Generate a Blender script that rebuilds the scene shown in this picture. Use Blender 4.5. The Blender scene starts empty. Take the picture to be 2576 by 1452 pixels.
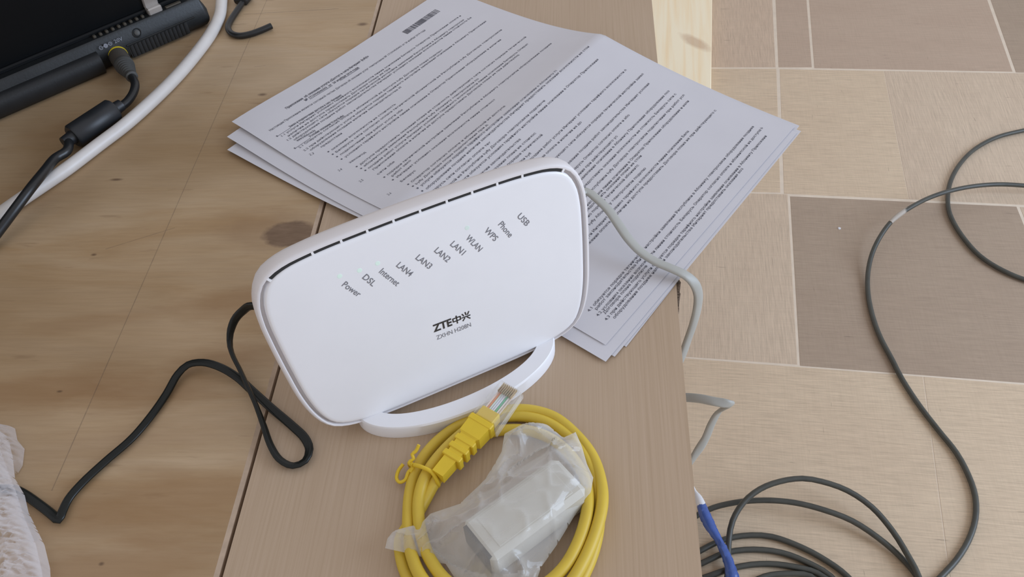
import bpy, math, random
import numpy as np
from mathutils import Matrix, Vector

random.seed(7); rng = np.random.default_rng(11)
scene = bpy.context.scene
col = scene.collection

# ------------------------------------------------------------------ camera
# lengths below are millimetres measured from the table top under the camera; the table top is 0.5 m above the floor
TABLE = 0.5
F, CX, CY, CAMH = 2204.0, 1288.0, 726.0, 345.0
_d = np.array([.0601, .6683, 0.0]); _d[2] = math.sqrt(1 - _d @ _d)
_fw = np.array([0, 0, 1.0]); _y = _fw - _fw.dot(_d) * _d; _y /= np.linalg.norm(_y)
M = np.stack([np.cross(_y, -_d), _y, -_d])
CAM = np.array([0, 0, CAMH])
cd = bpy.data.cameras.new('camera'); cam = bpy.data.objects.new('camera', cd); col.objects.link(cam)
cd.sensor_width = 36; cd.lens = 36 * F / 2576; cd.clip_start = .01
R3 = M @ np.diag([1, -1, -1])
cam.matrix_world = Matrix.Translation((0, 0, CAMH / 1000 + TABLE)) @ Matrix(R3.tolist()).to_4x4()
scene.camera = cam

# ------------------------------------------------------------------ light and exposure
w = bpy.data.worlds.new('world'); scene.world = w; w.use_nodes = True
bg = w.node_tree.nodes['Background']; bg.inputs[0].default_value = (1.0, .965, .985, 1); bg.inputs[1].default_value = .57
def area(name, loc, target, size, sy, power, color):
    l = bpy.data.lights.new(name, 'AREA'); l.shape = 'RECTANGLE'; l.size = size; l.size_y = sy; l.energy = power; l.color = color
    o = bpy.data.objects.new(name, l); col.objects.link(o); o.location = loc
    o.rotation_euler = (Vector(target) - Vector(loc)).to_track_quat('-Z', 'Y').to_euler(); return o
area('window_daylight', (1.75, .02, 1.05), (0, .35, .45), 1.1, 1.1, 25, (.62, .77, 1.0))
vs = scene.view_settings; vs.view_transform = 'Standard'; vs.look = 'None'; vs.gamma = 1; vs.exposure = 0.06
vs.use_curve_mapping = False

# ------------------------------------------------------------------ geometry helpers
def V(*a): return np.array(a, float)
def unit(v): v = np.asarray(v, float); return v / np.linalg.norm(v)
def ray(p): return M @ np.array([p[0] - CX, p[1] - CY, F])
def at(x, y, z=0.0):
    r = ray((x, y)); return CAM + (z - CAMH) / r[2] * r
def on_plane(p, O, n):
    r = ray(p); return CAM + np.dot(O - CAM, n) / np.dot(r, n) * r
def world(p): return np.asarray(p, float) / 1000 + np.array([0, 0, TABLE])

def tag(o, label, cat, group=None):
    o['label'] = label; o['category'] = cat
    if group: o['group'] = group
    return o
def thing(name, label, cat, base, group=None):
    o = bpy.data.objects.new(name, None); col.objects.link(o); o.empty_display_size = .02
    o.location = world(base); return tag(o, label, cat, group)
def root_loc(o):
    while o.parent is not None: o = o.parent
    return np.array(o.location)

class MB:
    def __init__(s): s.v = []; s.f = []
    def add(s, vs, fs):
        b = len(s.v); s.v += [tuple(map(float, p)) for p in vs]; s.f += [tuple(int(i) + b for i in f) for f in fs]; return s
    def hexa(s, c8):   # bottom four, top four
        return s.add(c8, [(3, 2, 1, 0), (4, 5, 6, 7), (0, 1, 5, 4), (1, 2, 6, 5), (2, 3, 7, 6), (3, 0, 4, 7)])
    def box(s, O, A, B, C, a, b, c):   # spans along axes
        P = [O + A * i + B * j + C * k for k in c for (i, j) in ((a[0], b[0]), (a[1], b[0]), (a[1], b[1]), (a[0], b[1]))]
        return s.hexa(P)
    def bbox(s, O, A, B, C, a, b, c, r):   # box with chamfered edges
        x, y, z = [(sum(t) / 2, abs(t[1] - t[0]) / 2) for t in (a, b, c)]
        vs = []; idx = {}
        for sx in (-1, 1):
            for sy in (-1, 1):
                for sz in (-1, 1):
                    for k in range(3):
                        h = [x[1] - r, y[1] - r, z[1] - r]; h[k] += r
                        idx[(sx, sy, sz, k)] = len(vs)
                        vs.append(O + A * (x[0] + sx * h[0]) + B * (y[0] + sy * h[1]) + C * (z[0] + sz * h[2]))
        fs = []
        for k in range(3):
            i, j = [(1, 2), (2, 0), (0, 1)][k]
            for sg in (-1, 1):
                q = []
                for (p, t) in ((-1, -1), (1, -1), (1, 1), (-1, 1)):
                    sgn = [0, 0, 0]; sgn[k] = sg; sgn[i] = p; sgn[j] = t; q.append(idx[(*sgn, k)])
                fs.append(q if sg > 0 else q[::-1])
        for k in range(3):
            i, j = [(1, 2), (2, 0), (0, 1)][k]
            for p in (-1, 1):
                for t in (-1, 1):
                    def g(e, kk):
                        sgn = [0, 0, 0]; sgn[k] = e; sgn[i] = p; sgn[j] = t; return idx[(*sgn, kk)]
                    q = [g(-1, i), g(1, i), g(1, j), g(-1, j)]
                    fs.append(q if p * t < 0 else q[::-1])
        for sx in (-1, 1):
            for sy in (-1, 1):
                for sz in (-1, 1):
                    q = [idx[(sx, sy, sz, k)] for k in range(3)]; fs.append(q if sx * sy * sz > 0 else q[::-1])
        return s.add(vs, fs)
    def prism(s, poly, z0, z1):
        n = len(poly); vs = [(p[0], p[1], z0) for p in poly] + [(p[0], p[1], z1) for p in poly]
        return s.add(vs, [tuple(range(n))[::-1], tuple(range(n, 2 * n))] + [(i, (i + 1) % n, n + (i + 1) % n, n + i) for i in range(n)])
    def rings(s, rs, cap0=True, cap1=True, closed=True):
        n = len(rs[0]); vs = [p for r in rs for p in r]; fs = []
        for k in range(len(rs) - 1):
            for i in range(n if closed else n - 1):
                j = (i + 1) % n; fs.append((k * n + i, k * n + j, (k + 1) * n + j, (k + 1) * n + i))
        if cap0: fs.append(tuple(range(n))[::-1])
        if cap1: m = (len(rs) - 1) * n; fs.append(tuple(range(m, m + n)))
        return s.add(vs, fs)
    def cyl(s, A, B, ra, rb=None, n=20):
        rb = ra if rb is None else rb; A = np.asarray(A, float); B = np.asarray(B, float); d = unit(B - A)
        u = unit(np.cross(d, V(0, 0, 1) if abs(d[2]) < .9 else V(1, 0, 0))); t = np.cross(d, u)
        rr = [[P + r * (math.cos(a) * u + math.sin(a) * t) for a in np.linspace(0, 2 * math.pi, n, endpoint=False)] for P, r in ((A, ra), (B, rb))]
        return s.rings(rr)
    def lathe(s, O, d, prof, n=24, ref=None):
        d = unit(d); u = unit(np.cross(d, V(0, 0, 1) if abs(d[2]) < .9 else V(1, 0, 0))); t = np.cross(d, u)
        return s.rings([[O + d * x + r * (math.cos(a) * u + math.sin(a) * t) for a in np.linspace(0, 2 * math.pi, n, endpoint=False)] for x, r in prof])
    def tube(s, pts, rad, n=10, flat=None, shape=None, closed_ends=True):
        P = np.asarray(pts, float); m = len(P); T = np.gradient(P, axis=0); T /= np.linalg.norm(T, axis=1)[:, None]
        rad = np.full(m, rad) if np.isscalar(rad) else np.interp(np.linspace(0, 1, m), np.linspace(0, 1, len(rad)), rad)
        up = V(0, 0, 1); N = unit(np.cross(T[0], up) if abs(T[0][2]) < .95 else np.cross(T[0], V(0, 1, 0))); rs = []
        ang = np.linspace(0, 2 * math.pi, n, endpoint=False)
        for i in range(m):
            if flat is not None:
                N = unit(flat[i] - T[i] * np.dot(flat[i], T[i]))
            else:
                N = unit(N - T[i] * np.dot(N, T[i]))
            B = np.cross(T[i], N)
            if shape is None: rs.append([P[i] + rad[i] * (math.cos(a) * N + math.sin(a) * B) for a in ang])
            else: rs.append([P[i] + rad[i] * (x * N + y * B) for x, y in shape])
        return s.rings(rs)
    def grid(s, fn, us, vs_, thick=None):
        nu, nv = len(us), len(vs_); U, W = np.meshgrid(us, vs_); P = fn(U, W).reshape(-1, 3)
        q = [(j * nu + i, j * nu + i + 1, (j + 1) * nu + i + 1, (j + 1) * nu + i) for j in range(nv - 1) for i in range(nu - 1)]
        if thick is None: return s.add(P, q)
        Q = P - V(0, 0, thick); m = nu * nv
        edge = [i for i in range(nu)] + [j * nu + nu - 1 for j in range(1, nv)] + [(nv - 1) * nu + i for i in range(nu - 2, -1, -1)] + [j * nu for j in range(nv - 2, 0, -1)]
        rim = [(edge[k], edge[(k + 1) % len(edge)], edge[(k + 1) % len(edge)] + m, edge[k] + m) for k in range(len(edge))]
        return s.add(np.vstack([P, Q]), q + [tuple(i + m for i in f[::-1]) for f in q] + [tuple(r[::-1]) for r in rim])
    def build(s, name, mat, parent=None, base=None, smooth=None):
        L = root_loc(parent) if parent is not None else (world(base) if base is not None else world(V(*np.mean(s.v, axis=0)[:2], min(p[2] for p in s.v))))
        me = bpy.data.meshes.new(name)
        P = np.array(s.v) / 1000 + np.array([0, 0, TABLE]) - L
        me.from_pydata(P.tolist(), [], s.f); me.update()
        o = bpy.data.objects.new(name, me); col.objects.link(o)
        if parent is not None: o.parent = parent
        else: o.location = L
        me.materials.append(mat)
        if smooth:
            me.polygons.foreach_set('use_smooth', [True] * len(me.polygons))
            if smooth < 179: me.set_sharp_from_angle(angle=math.radians(smooth))
        return o

def catmull(P, step=3.0, closed=False):
    P = np.asarray(P, float); n = len(P); out = []
    for i in range(n if closed else n - 1):
        g = (lambda k: P[k % n]) if closed else (lambda k: P[min(max(k, 0), n - 1)])
        p0, p1, p2, p3 = g(i - 1), g(i), g(i + 1), g(i + 2)
        a = np.linalg.norm(p1 - p0) ** .5 + 1e-6; b = np.linalg.norm(p2 - p1) ** .5 + 1e-6; c = np.linalg.norm(p3 - p2) ** .5 + 1e-6
        m1 = (p2 - p1 + b * ((p1 - p0) / a - (p2 - p0) / (a + b))) if not (i == 0 and not closed) else (p2 - p1)
        m2 = (p2 - p1 + b * ((p3 - p2) / c - (p3 - p1) / (b + c))) if not (i == n - 2 and not closed) else (p2 - p1)
        k = max(2, int(np.linalg.norm(p2 - p1) / step))
        for t in np.linspace(0, 1, k, endpoint=False):
            out.append((2*t**3-3*t**2+1)*p1 + (t**3-2*t**2+t)*m1 + (-2*t**3+3*t**2)*p2 + (t**3-t**2)*m2)
    if not closed: out.append(P[-1])
    return np.array(out)
def px(*pts):   # (x, y, height in mm) seen in the photograph -> points in the place
    return np.array([at(*p) for p in pts])

def text2d(s, bold=0.0, res=2):
    cu = bpy.data.curves.new('t', 'FONT'); cu.body = s; cu.size = 1; cu.offset = bold; cu.resolution_u = res
    o = bpy.data.objects.new('t', cu); col.objects.link(o); dg = bpy.context.evaluated_depsgraph_get()
    me = o.evaluated_get(dg).to_mesh()
    v = np.empty(len(me.vertices) * 3); me.vertices.foreach_get('co', v); v = v.reshape(-1, 3)[:, :2].copy()
    f = [tuple(p.vertices) for p in me.polygons]
    o.evaluated_get(dg).to_mesh_clear(); bpy.data.objects.remove(o); bpy.data.curves.remove(cu)
    return v, f

# ------------------------------------------------------------------ materials
def lin(r, g, b):
    return tuple(((c / 255) / 12.92 if c / 255 <= .04045 else ((c / 255 + .055) / 1.055) ** 2.4) for c in (r, g, b)) + (1,)
class NT:
    def __init__(s, name):
        s.m = bpy.data.materials.new(name); s.m.use_nodes = True; s.t = s.m.node_tree; s.b = s.t.nodes['Principled BSDF']; s.out = s.t.nodes['Material Output']
    def n(s, typ, **kw):
        o = s.t.nodes.new(typ)
        for k, v in kw.items(): setattr(o, k, v)
        return o
    def l(s, a, b): s.t.links.new(a, b)
    def math(s, op, a, b=None, c=None):
        o = s.n('ShaderNodeMath', operation=op)
        for i, x in enumerate((a, b, c)):
            if x is None: continue
            if isinstance(x, (int, float)): o.inputs[i].default_value = x
            else: s.l(x, o.inputs[i])
        return o.outputs[0]
    def pos(s, rot=0.0, scale=(1, 1, 1), off=(0, 0, 0)):
        g = s.n('ShaderNodeNewGeometry'); src = g.outputs['Position']
        if rot:
            r = s.n('ShaderNodeMapping', vector_type='POINT'); r.inputs['Rotation'].default_value = (0, 0, rot); s.l(src, r.inputs['Vector']); src = r.outputs[0]
        m = s.n('ShaderNodeMapping', vector_type='POINT'); m.inputs['Scale'].default_value = scale; m.inputs['Location'].default_value = off
        s.l(src, m.inputs['Vector']); return m.outputs[0]
    def noise(s, vec, scale, detail=4, rough=.55, dist=0.0):
        o = s.n('ShaderNodeTexNoise'); s.l(vec, o.inputs['Vector']); o.inputs['Scale'].default_value = scale
        o.inputs['Detail'].default_value = detail; o.inputs['Roughness'].default_value = rough; o.inputs['Distortion'].default_value = dist; return o.outputs['Fac']
    def ramp(s, fac, stops):
        o = s.n('ShaderNodeValToRGB'); e = o.color_ramp.elements
        while len(e) < len(stops): e.new(.5)
        for i, (p, c) in enumerate(stops): e[i].position = p; e[i].color = c
        s.l(fac, o.inputs[0]); return o.outputs[0]
    def mix(s, fac, a, b, mode='MIX'):
        o = s.n('ShaderNodeMix', data_type='RGBA', blend_type=mode)
        for i, x in ((0, fac), (6, a), (7, b)):
            if isinstance(x, (int, float, tuple)): o.inputs[i].default_value = x
            else: s.l(x, o.inputs[i])
        return o.outputs[2]
    def bump(s, h, strength=.2, dist=.001):
        o = s.n('ShaderNodeBump'); o.inputs['Strength'].default_value = strength; o.inputs['Distance'].default_value = dist
        s.l(h, o.inputs['Height']); s.l(o.outputs[0], s.b.inputs['Normal'])
    def set(s, color=None, rough=.5, spec=.5, metal=0, **kw):
        if color is not None:
            if isinstance(color, tuple): s.b.inputs['Base Color'].default_value = color
            else: s.l(color, s.b.inputs['Base Color'])
        s.b.inputs['Roughness'].default_value = rough; s.b.inputs['Specular IOR Level'].default_value = spec; s.b.inputs['Metallic'].default_value = metal
        for k, v in kw.items(): s.b.inputs[k].default_value = v
        return s.m
def plain(name, color, rough=.45, spec=.5, metal=0, var=.05, vscale=60, bump=0.0, bscale=600, **kw):
    t = NT(name); f = t.noise(t.pos(), vscale, 3)
    c2 = tuple(min(1, c * (1 + var)) for c in color[:3]) + (1,); c1 = tuple(c * (1 - var) for c in color[:3]) + (1,)
    c = t.ramp(f, [(.3, c1), (.7, c2)])
    if bump: t.bump(t.noise(t.pos(), bscale, 2), bump, .0004)
    return t.set(c, rough, spec, metal, **kw)

GRAIN = -math.atan2(-.113, .993)
def segment_mask(t, A, B, wpx):     # pencil stroke between two table points, soft mask 0..1
    A = world(A); B = world(B); d = unit(B - A); n = V(-d[1], d[0], 0); L = np.linalg.norm(B - A)
    g = t.n('ShaderNodeNewGeometry').outputs['Position']
    def dot(vec, off):
        o = t.n('ShaderNodeVectorMath', operation='DOT_PRODUCT'); t.l(g, o.inputs[0]); o.inputs[1].default_value = tuple(vec)
        return t.math('SUBTRACT', o.outputs['Value'], off)
    q = t.math('ABSOLUTE', dot(n, float(n @ A))); u = dot(d, float(d @ A))
    m = t.math('LESS_THAN', q, wpx / 2000)
    return t.math('MULTIPLY', m, t.math('MULTIPLY', t.math('GREATER_THAN', u, 0.0), t.math('LESS_THAN', u, float(L))))
def ellipse_dist(t, c, rx, ry, rot):
    C = world(c); g = t.n('ShaderNodeNewGeometry').outputs['Position']
    def dot(v):
        o = t.n('ShaderNodeVectorMath', operation='DOT_PRODUCT'); t.l(g, o.inputs[0]); o.inputs[1].default_value = (v[0], v[1], 0)
        return t.math('SUBTRACT', o.outputs['Value'], float(v[0] * C[0] + v[1] * C[1]))
    a = t.math('DIVIDE', dot((math.cos(rot), math.sin(rot))), rx / 1000); b = t.math('DIVIDE', dot((-math.sin(rot), math.cos(rot))), ry / 1000)
    return t.math('SQRT', t.math('ADD', t.math('MULTIPLY', a, a), t.math('MULTIPLY', b, b)))

def m_plywood():
    t = NT('plywood')
    f1 = t.noise(t.pos(GRAIN, (3, 16, 3)), 2.2, 6, .6, .6)
    f2 = t.noise(t.pos(GRAIN, (18, 260, 18)), 2.0, 4, .65)
    f3 = t.noise(t.pos(GRAIN, (2.2, 4.0, 2)), 2.0, 3, .5, .3)
    c = t.ramp(f1, [(.30, (.46, .31, .170, 1)), (.46, (.52, .375, .228, 1)), (.62, (.545, .405, .26, 1)), (.8, (.50, .36, .213, 1))])
    c = t.mix(t.math('MULTIPLY', t.ramp(f3, [(.42, (0, 0, 0, 1)), (.62, (1, 1, 1, 1))]), .55), c, (.285, .175, .078, 1))
    c = t.mix(.30, c, t.ramp(f2, [(.3, (.70, .68, .66, 1)), (.6, (1, 1, 1, 1))]), 'MULTIPLY')
    fl = t.noise(t.pos(GRAIN, (10, 60, 10)), 3.0, 3, .5)
    c = t.mix(t.math('MULTIPLY', t.ramp(fl, [(.66, (0, 0, 0, 1)), (.74, (1, 1, 1, 1))]), .35), c, (.23, .14, .075, 1))
    for (x, y, rx, ry, al) in ((110, 985, 62, 17, .45), (380, 985, 52, 15, .4), (230, 810, 45, 9, .28), (420, 1270, 85, 24, .45), (600, 760, 45, 14, .45), (560, 905, 34, 12, .45), (300, 1120, 70, 14, .25), (250, 1430, 70, 16, .45), (640, 560, 30, 16, .25), (60, 500, 40, 16, .2), (330, 190, 26, 14, .3), (170, 330, 40, 12, .2)):
        e = t.math('ADD', ellipse_dist(t, at(x, y), rx, ry, .02), t.math('MULTIPLY', t.math('SUBTRACT', t.noise(t.pos(GRAIN, (14, 60, 14)), 1.6, 4, .6), .5), 1.1))
        c = t.mix(t.math('MULTIPLY', t.ramp(e, [(.35, (1, 1, 1, 1)), (1.15, (0, 0, 0, 1))]), al), c, (.285, .150, .058, 1))
    # knot
    kd = t.math('ADD', ellipse_dist(t, at(728, 588), 17, 11.5, -.05), t.math('MULTIPLY', t.math('SUBTRACT', t.noise(t.pos(), 120, 3), .5), .5))
    c = t.mix(t.ramp(kd, [(.78, (.95, .95, .95, 1)), (1.0, (0, 0, 0, 1))]), c, t.ramp(t.noise(t.pos(GRAIN, (30, 120, 30)), 3), [(.3, (.125, .080, .052, 1)), (.7, (.21, .14, .095, 1))]))
    halo = t.math('ADD', ellipse_dist(t, at(700, 585), 38, 20, -.1), t.math('MULTIPLY', t.math('SUBTRACT', t.noise(t.pos(), 60, 3), .5), .8))
    c = t.mix(t.math('MULTIPLY', t.ramp(halo, [(.6, (1, 1, 1, 1)), (1.1, (0, 0, 0, 1))]), .28), c, (.27, .165, .09, 1))
    for (x, y, rx, ry) in ((293, 452, 5, 1.6), (236, 641, 2.2, 1.4), (255, 1419, 1.6, 1.2), (912, 61, 5, 3), (660, 238, 4, 2), (150, 985, 2, 1)):
        c = t.mix(t.math('MULTIPLY', t.ramp(ellipse_dist(t, at(x, y), rx, ry, -.1), [(.3, (1, 1, 1, 1)), (1, (0, 0, 0, 1))]), .75), c, (.12, .07, .04, 1))
    for A, B, wd, al in (((680, -20), (130, 1235), .55, .42), ((612, 36), (852, 22), .55, .55), ((265, 627), (440, 573), .7, .3), ((640, 168), (668, 165), .6, .35)):
        s = segment_mask(t, at(*A), at(*B), wd)
        s = t.math('MULTIPLY', s, t.math('MULTIPLY', t.math('ADD', .35, t.noise(t.pos(), 160, 2)), al))
        c = t.mix(s, c, (.10, .075, .06, 1))
    t.bump(f2, .12, .0006)
    return t.set(c, .5, .35)
def m_board():
    t = NT('laminate_board'); rot = math.atan2(457, 52) ; rot = -rot
    f1 = t.noise(t.pos(rot, (6, 420, 6)), 2.0, 4, .6); f2 = t.noise(t.pos(rot, (1.2, 9, 1)), 3, 3, .5)
    c = t.ramp(f1, [(.25, (.445, .325, .215, 1)), (.5, (.490, .365, .250, 1)), (.75, (.525, .395, .28, 1))])
    c = t.mix(.5, c, t.ramp(f2, [(.3, (.90, .87, .85, 1)), (.7, (1, 1, 1, 1))]), 'MULTIPLY')
    return t.set(c, .42, .45)
def m_lino(name, base, vertical, contrast=.2):
    t = NT(name); rot = math.radians(10.9) + (math.pi / 2 if vertical else 0)
    f1 = t.noise(t.pos(rot, (16, 330, 16)), 1.6, 5, .7); f2 = t.noise(t.pos(rot, (300, 14, 14)), 1.6, 4, .6); f3 = t.noise(t.pos(rot, (3, 7, 3)), 2.0, 3)
    lo = tuple(x * (1 - contrast) for x in base) + (1,); hi = tuple(min(1, x * (1 + contrast * .8)) for x in base) + (1,)
    c = t.ramp(f1, [(.28, lo), (.5, base + (1,)), (.72, hi)])
    c = t.mix(.4, c, t.ramp(f2, [(.3, (.86, .85, .84, 1)), (.6, (1, 1, 1, 1))]), 'MULTIPLY')
    c = t.mix(.5, c, t.ramp(f3, [(.3, (.90, .87, .86, 1)), (.7, (1, 1, 1, 1))]), 'MULTIPLY')
    sc = t.noise(t.pos(rot, (22, 260, 20), (3, 1, 0)), 1.3, 3, .5)
    c = t.mix(t.math('MULTIPLY', t.ramp(sc, [(.70, (0, 0, 0, 1)), (.76, (1, 1, 1, 1))]), .45), c, (.16, .12, .09, 1))
    sc2 = t.noise(t.pos(rot, (200, 24, 20), (1, 5, 0)), 1.2, 3, .5)
    c = t.mix(t.math('MULTIPLY', t.ramp(sc2, [(.71, (0, 0, 0, 1)), (.77, (1, 1, 1, 1))]), .4), c, (.16, .12, .09, 1))
    t.bump(f1, .15, .0004)
    return t.set(c, .45, .4)
def m_pine():
    t = NT('pine'); rot = math.radians(10.9) + math.pi / 2
    f1 = t.noise(t.pos(rot, (3, 70, 3)), 1.6, 4, .5, .4)
    c = t.ramp(f1, [(.3, (.97, .78, .50, 1)), (.6, (1.0, .89, .65, 1))])  # wood tones raised to near white, standing in for sunlight on the plank
    ka, kb = at(1706, 82, -480), at(1790, 130, -480); kv = kb - ka
    k = t.math('ADD', ellipse_dist(t, (ka + kb) / 2, np.linalg.norm(kv) / 2, 15, math.atan2(kv[1], kv[0])), t.math('MULTIPLY', t.math('SUBTRACT', t.noise(t.pos(), 60, 3), .5), .5))
    c = t.mix(t.math('MULTIPLY', t.ramp(k, [(.5, (1, 1, 1, 1)), (1.05, (0, 0, 0, 1))]), .55), c, (.55, .34, .20, 1))
    return t.set(c, .5, .4)
def m_film(name, color, alpha, rough=.12, bump=.0, bscale=200, edge=.5):
    t = NT(name); tr = t.n('ShaderNodeBsdfTransparent'); mx = t.n('ShaderNodeMixShader'); lw = t.n('ShaderNodeLayerWeight'); lw.inputs[0].default_value = .35
    fac = t.math('MINIMUM', t.math('ADD', alpha, t.math('MULTIPLY', lw.outputs['Facing'], edge)), .95)
    t.set(color, rough, .8)
    if bump: t.bump(t.noise(t.pos(), bscale, 3, .6, .5), bump, .001)
    t.l(fac, mx.inputs[0]); t.l(tr.outputs[0], mx.inputs[1]); t.l(t.b.outputs[0], mx.inputs[2]); t.l(mx.outputs[0], t.out.inputs['Surface'])
    return t.m
def m_paper():
    t = NT('paper'); f = t.noise(t.pos(), 40, 3)
    c = t.ramp(f, [(.3, (.645, .635, .665, 1)), (.7, (.665, .655, .685, 1))])
    return t.set(c, .8, .2)

PLY, BOARD = m_plywood(), m_board()
PLYEDGE = plain('plywood_edge', (.46, .345, .25, 1), .6, .3, var=.12, vscale=150)
CORE = plain('chipboard_core', (.16, .12, .09, 1), .9, .1, var=.6, vscale=900)
PAPER = m_paper(); INK = plain('printer_ink', (.13, .13, .155, 1), .7, .2)
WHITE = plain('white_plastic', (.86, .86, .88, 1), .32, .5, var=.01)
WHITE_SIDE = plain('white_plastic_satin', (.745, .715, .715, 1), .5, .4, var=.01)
DARKVENT = plain('dark_vent', (.03, .03, .03, 1), .6, .3)
PRINT = plain('grey_print', (.22, .22, .24, 1), .6, .3); PRINT2 = plain('dark_print', (.05, .045, .04, 1), .6, .3)
BLACKPL = plain('black_plastic', (.013, .015, .016, 1), .42, .45, var=.2, bump=.15)
BATT = plain('black_battery', (.017, .018, .019, 1), .5, .4, var=.15, bump=.2)
LIDM = plain('black_lid', (.004, .005, .006, 1), .5, .25)
SILVER = plain('satin_silver', (.50, .47, .44, 1), .42, .5, metal=.55)
FIN = plain('vent_fin_brown', (.075, .065, .05, 1), .5, .4)
GREYRUB = plain('grey_rubber', (.085, .085, .08, 1), .55, .4); GREYBAR = plain('brown_grey_plug', (.075, .066, .055, 1), .5, .4)
YRING = plain('yellow_ring', (.75, .58, .02, 1), .4)
CORD = plain('black_cord', (.014, .015, .016, 1), .35, .5); CORD2 = plain('dark_green_black_cord', (.008, .010, .009, 1), .32, .35)
BEAD = plain('black_bead', (.016, .018, .021, 1), .42, .5, var=.2, bump=.1)
WCAB = plain('off_white_cable', (.66, .63, .60, 1), .4, .5, var=.05)
GREYC = plain('light_grey_cord', (.42, .42, .385, 1), .45, .45, var=.04); WTIP = plain('white_insulation', (.78, .79, .82, 1), .45)
COAX = plain('dark_olive_cable', (.065, .066, .055, 1), .42, .5, var=.15); SCUFF = plain('bare_scuff', (.45, .40, .34, 1), .6)
BLUE = plain('blue_tape', (.055, .115, .38, 1), .25, .6, var=.15, bump=.6, bscale=260)
YEL = plain('yellow_cable', (.66, .47, .05, 1), .45, .45, var=.05); YEL2 = plain('yellow_boot', (.74, .52, .03, 1), .5, .4)
CLEAR = m_film('clear_plug', (.85, .85, .84, 1), .07, .06); FILM = m_film('clear_film', (.80, .79, .75, 1), .25, .09, .10, 60)
WRAP = m_film('bubble_film', (.84, .81, .82, 1), .04, .06, .0, 120, 1.1); BUB = m_film('bubble_dome', (.86, .86, .88, 1), .30, .15)
BOXM = plain('pale_splitter', (.62, .60, .53, 1), .4); JACK = plain('dark_jack', (.04, .04, .045, 1), .4); GOLD = plain('gold_contact', (.62, .48, .26, 1), .35, metal=.6)
WIRES = [plain('wire_' + n, c, .5) for n, c in (('orange_white', (.85, .70, .60, 1)), ('orange', (.75, .28, .10, 1)), ('green_white', (.70, .80, .72, 1)), ('blue', (.72, .76, .86, 1)), ('blue_white', (.78, .80, .86, 1)), ('green', (.15, .50, .28, 1)), ('brown_white', (.78, .72, .68, 1)), ('brown', (.66, .55, .45, 1)))]
GROUT = plain('lino_joint', (.74, .63, .50, 1), .6, .3)
LG = (.665, .525, .368); DK = (.415, .318, .232)
L_H, L_V, D_H = m_lino('lino_light_across', LG, False), m_lino('lino_light_along', (.635, .505, .37), True), m_lino('lino_dark', DK, False, .14)
D_P = m_lino('lino_rosy', (.51, .385, .285), False, .12); D_W = m_lino('lino_tan', (.60, .46, .335), True, .2)

# ================================================================== floor
fl = bpy.data.objects.new('floor', None); col.objects.link(fl); fl['kind'] = 'structure'
Zf = -TABLE * 1000
mb = MB(); mb.box(V(0, 0, Zf), V(1, 0, 0), V(0, 1, 0), V(0, 0, 1), (-1500, 2600), (-900, 3400), (-12, -.3)); mb.build('linoleum_base', GROUT, fl)
def tile(name, q, mat):
    P = [at(x, y, Zf) for x, y in q]; c = np.mean(P, axis=0)
    P = [(p[0], p[1]) for p in P]
    top = [c[:2] + (np.array(p) - c[:2]) * (1 - .0018) for p in P]
    b = MB(); n = 4
    b.add([(*p, Zf - .32) for p in P] + [(*p, Zf - .1) for p in P] + [(*p, Zf) for p in top],
          [(8, 9, 10, 11)] + [(i, (i + 1) % 4, (i + 1) % 4 + 4, i + 4) for i in range(4)] + [(i + 4, (i + 1) % 4 + 4, (i + 1) % 4 + 8, i + 8) for i in range(4)])
    if np.cross(np.array(P[1]) - P[0], np.array(P[2]) - P[1]) < 0: b.f = [f[::-1] for f in b.f]
    return b.build(name, mat, fl)
for q, m in [(((1250, -150), (1935, -150), (1951, 169), (1250, 169)), D_W), (((1945, -150), (2017, -150), (2042, 169), (1959, 169)), D_P),
             (((2024, -150), (2431, -150), (2547, 180), (2049, 171)), D_P), (((2440, -150), (3000, -150), (3000, 189), (2556, 182)), D_H),
             (((1200, 173), (1953, 173), (1963, 484), (1200, 470)), L_H), (((1962, 174), (2223, 178.5), (2286, 501), (1973, 487)), L_H),
             (((2224.5, 178.5), (3000, 192), (3000, 536), (2287.5, 501)), L_V), (((1100, 466), (1981, 489), (2006, 917), (1100, 852)), L_V),
             (((1988, 494), (2557, 520), (2741, 976), (2013, 920)), D_H), (((2566, 521), (3000, 541), (3100, 1006), (2750, 978)), L_V),
             (((700, 822), (2322, 948), (2408, 1600), (700, 1600)), L_H), (((2324, 948), (3300, 1027), (3300, 1600), (2410, 1600)), L_H)]:
    tile('floor_tile', q, m)

# pine plank lying on the linoleum beside the table
a, b = at(1793, -120, Zf + 20), at(1788, 330, Zf + 20); d = unit(b - a); n_ = V(d[1], -d[0], 0)
if n_[0] > 0: n_ = -n_
mb = MB(); mb.bbox(V(a[0], a[1], Zf), d, n_, V(0, 0, 1), (-300, np.linalg.norm(b - a)), (0, 120), (0.1, 20), 1.2)
tag(mb.build('pine_plank', m_pine(), base=V(a[0], a[1], Zf)), 'unpainted pine plank coloured as if sunlit, with a knot, lying on the floor beside the table', 'plank')

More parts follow.
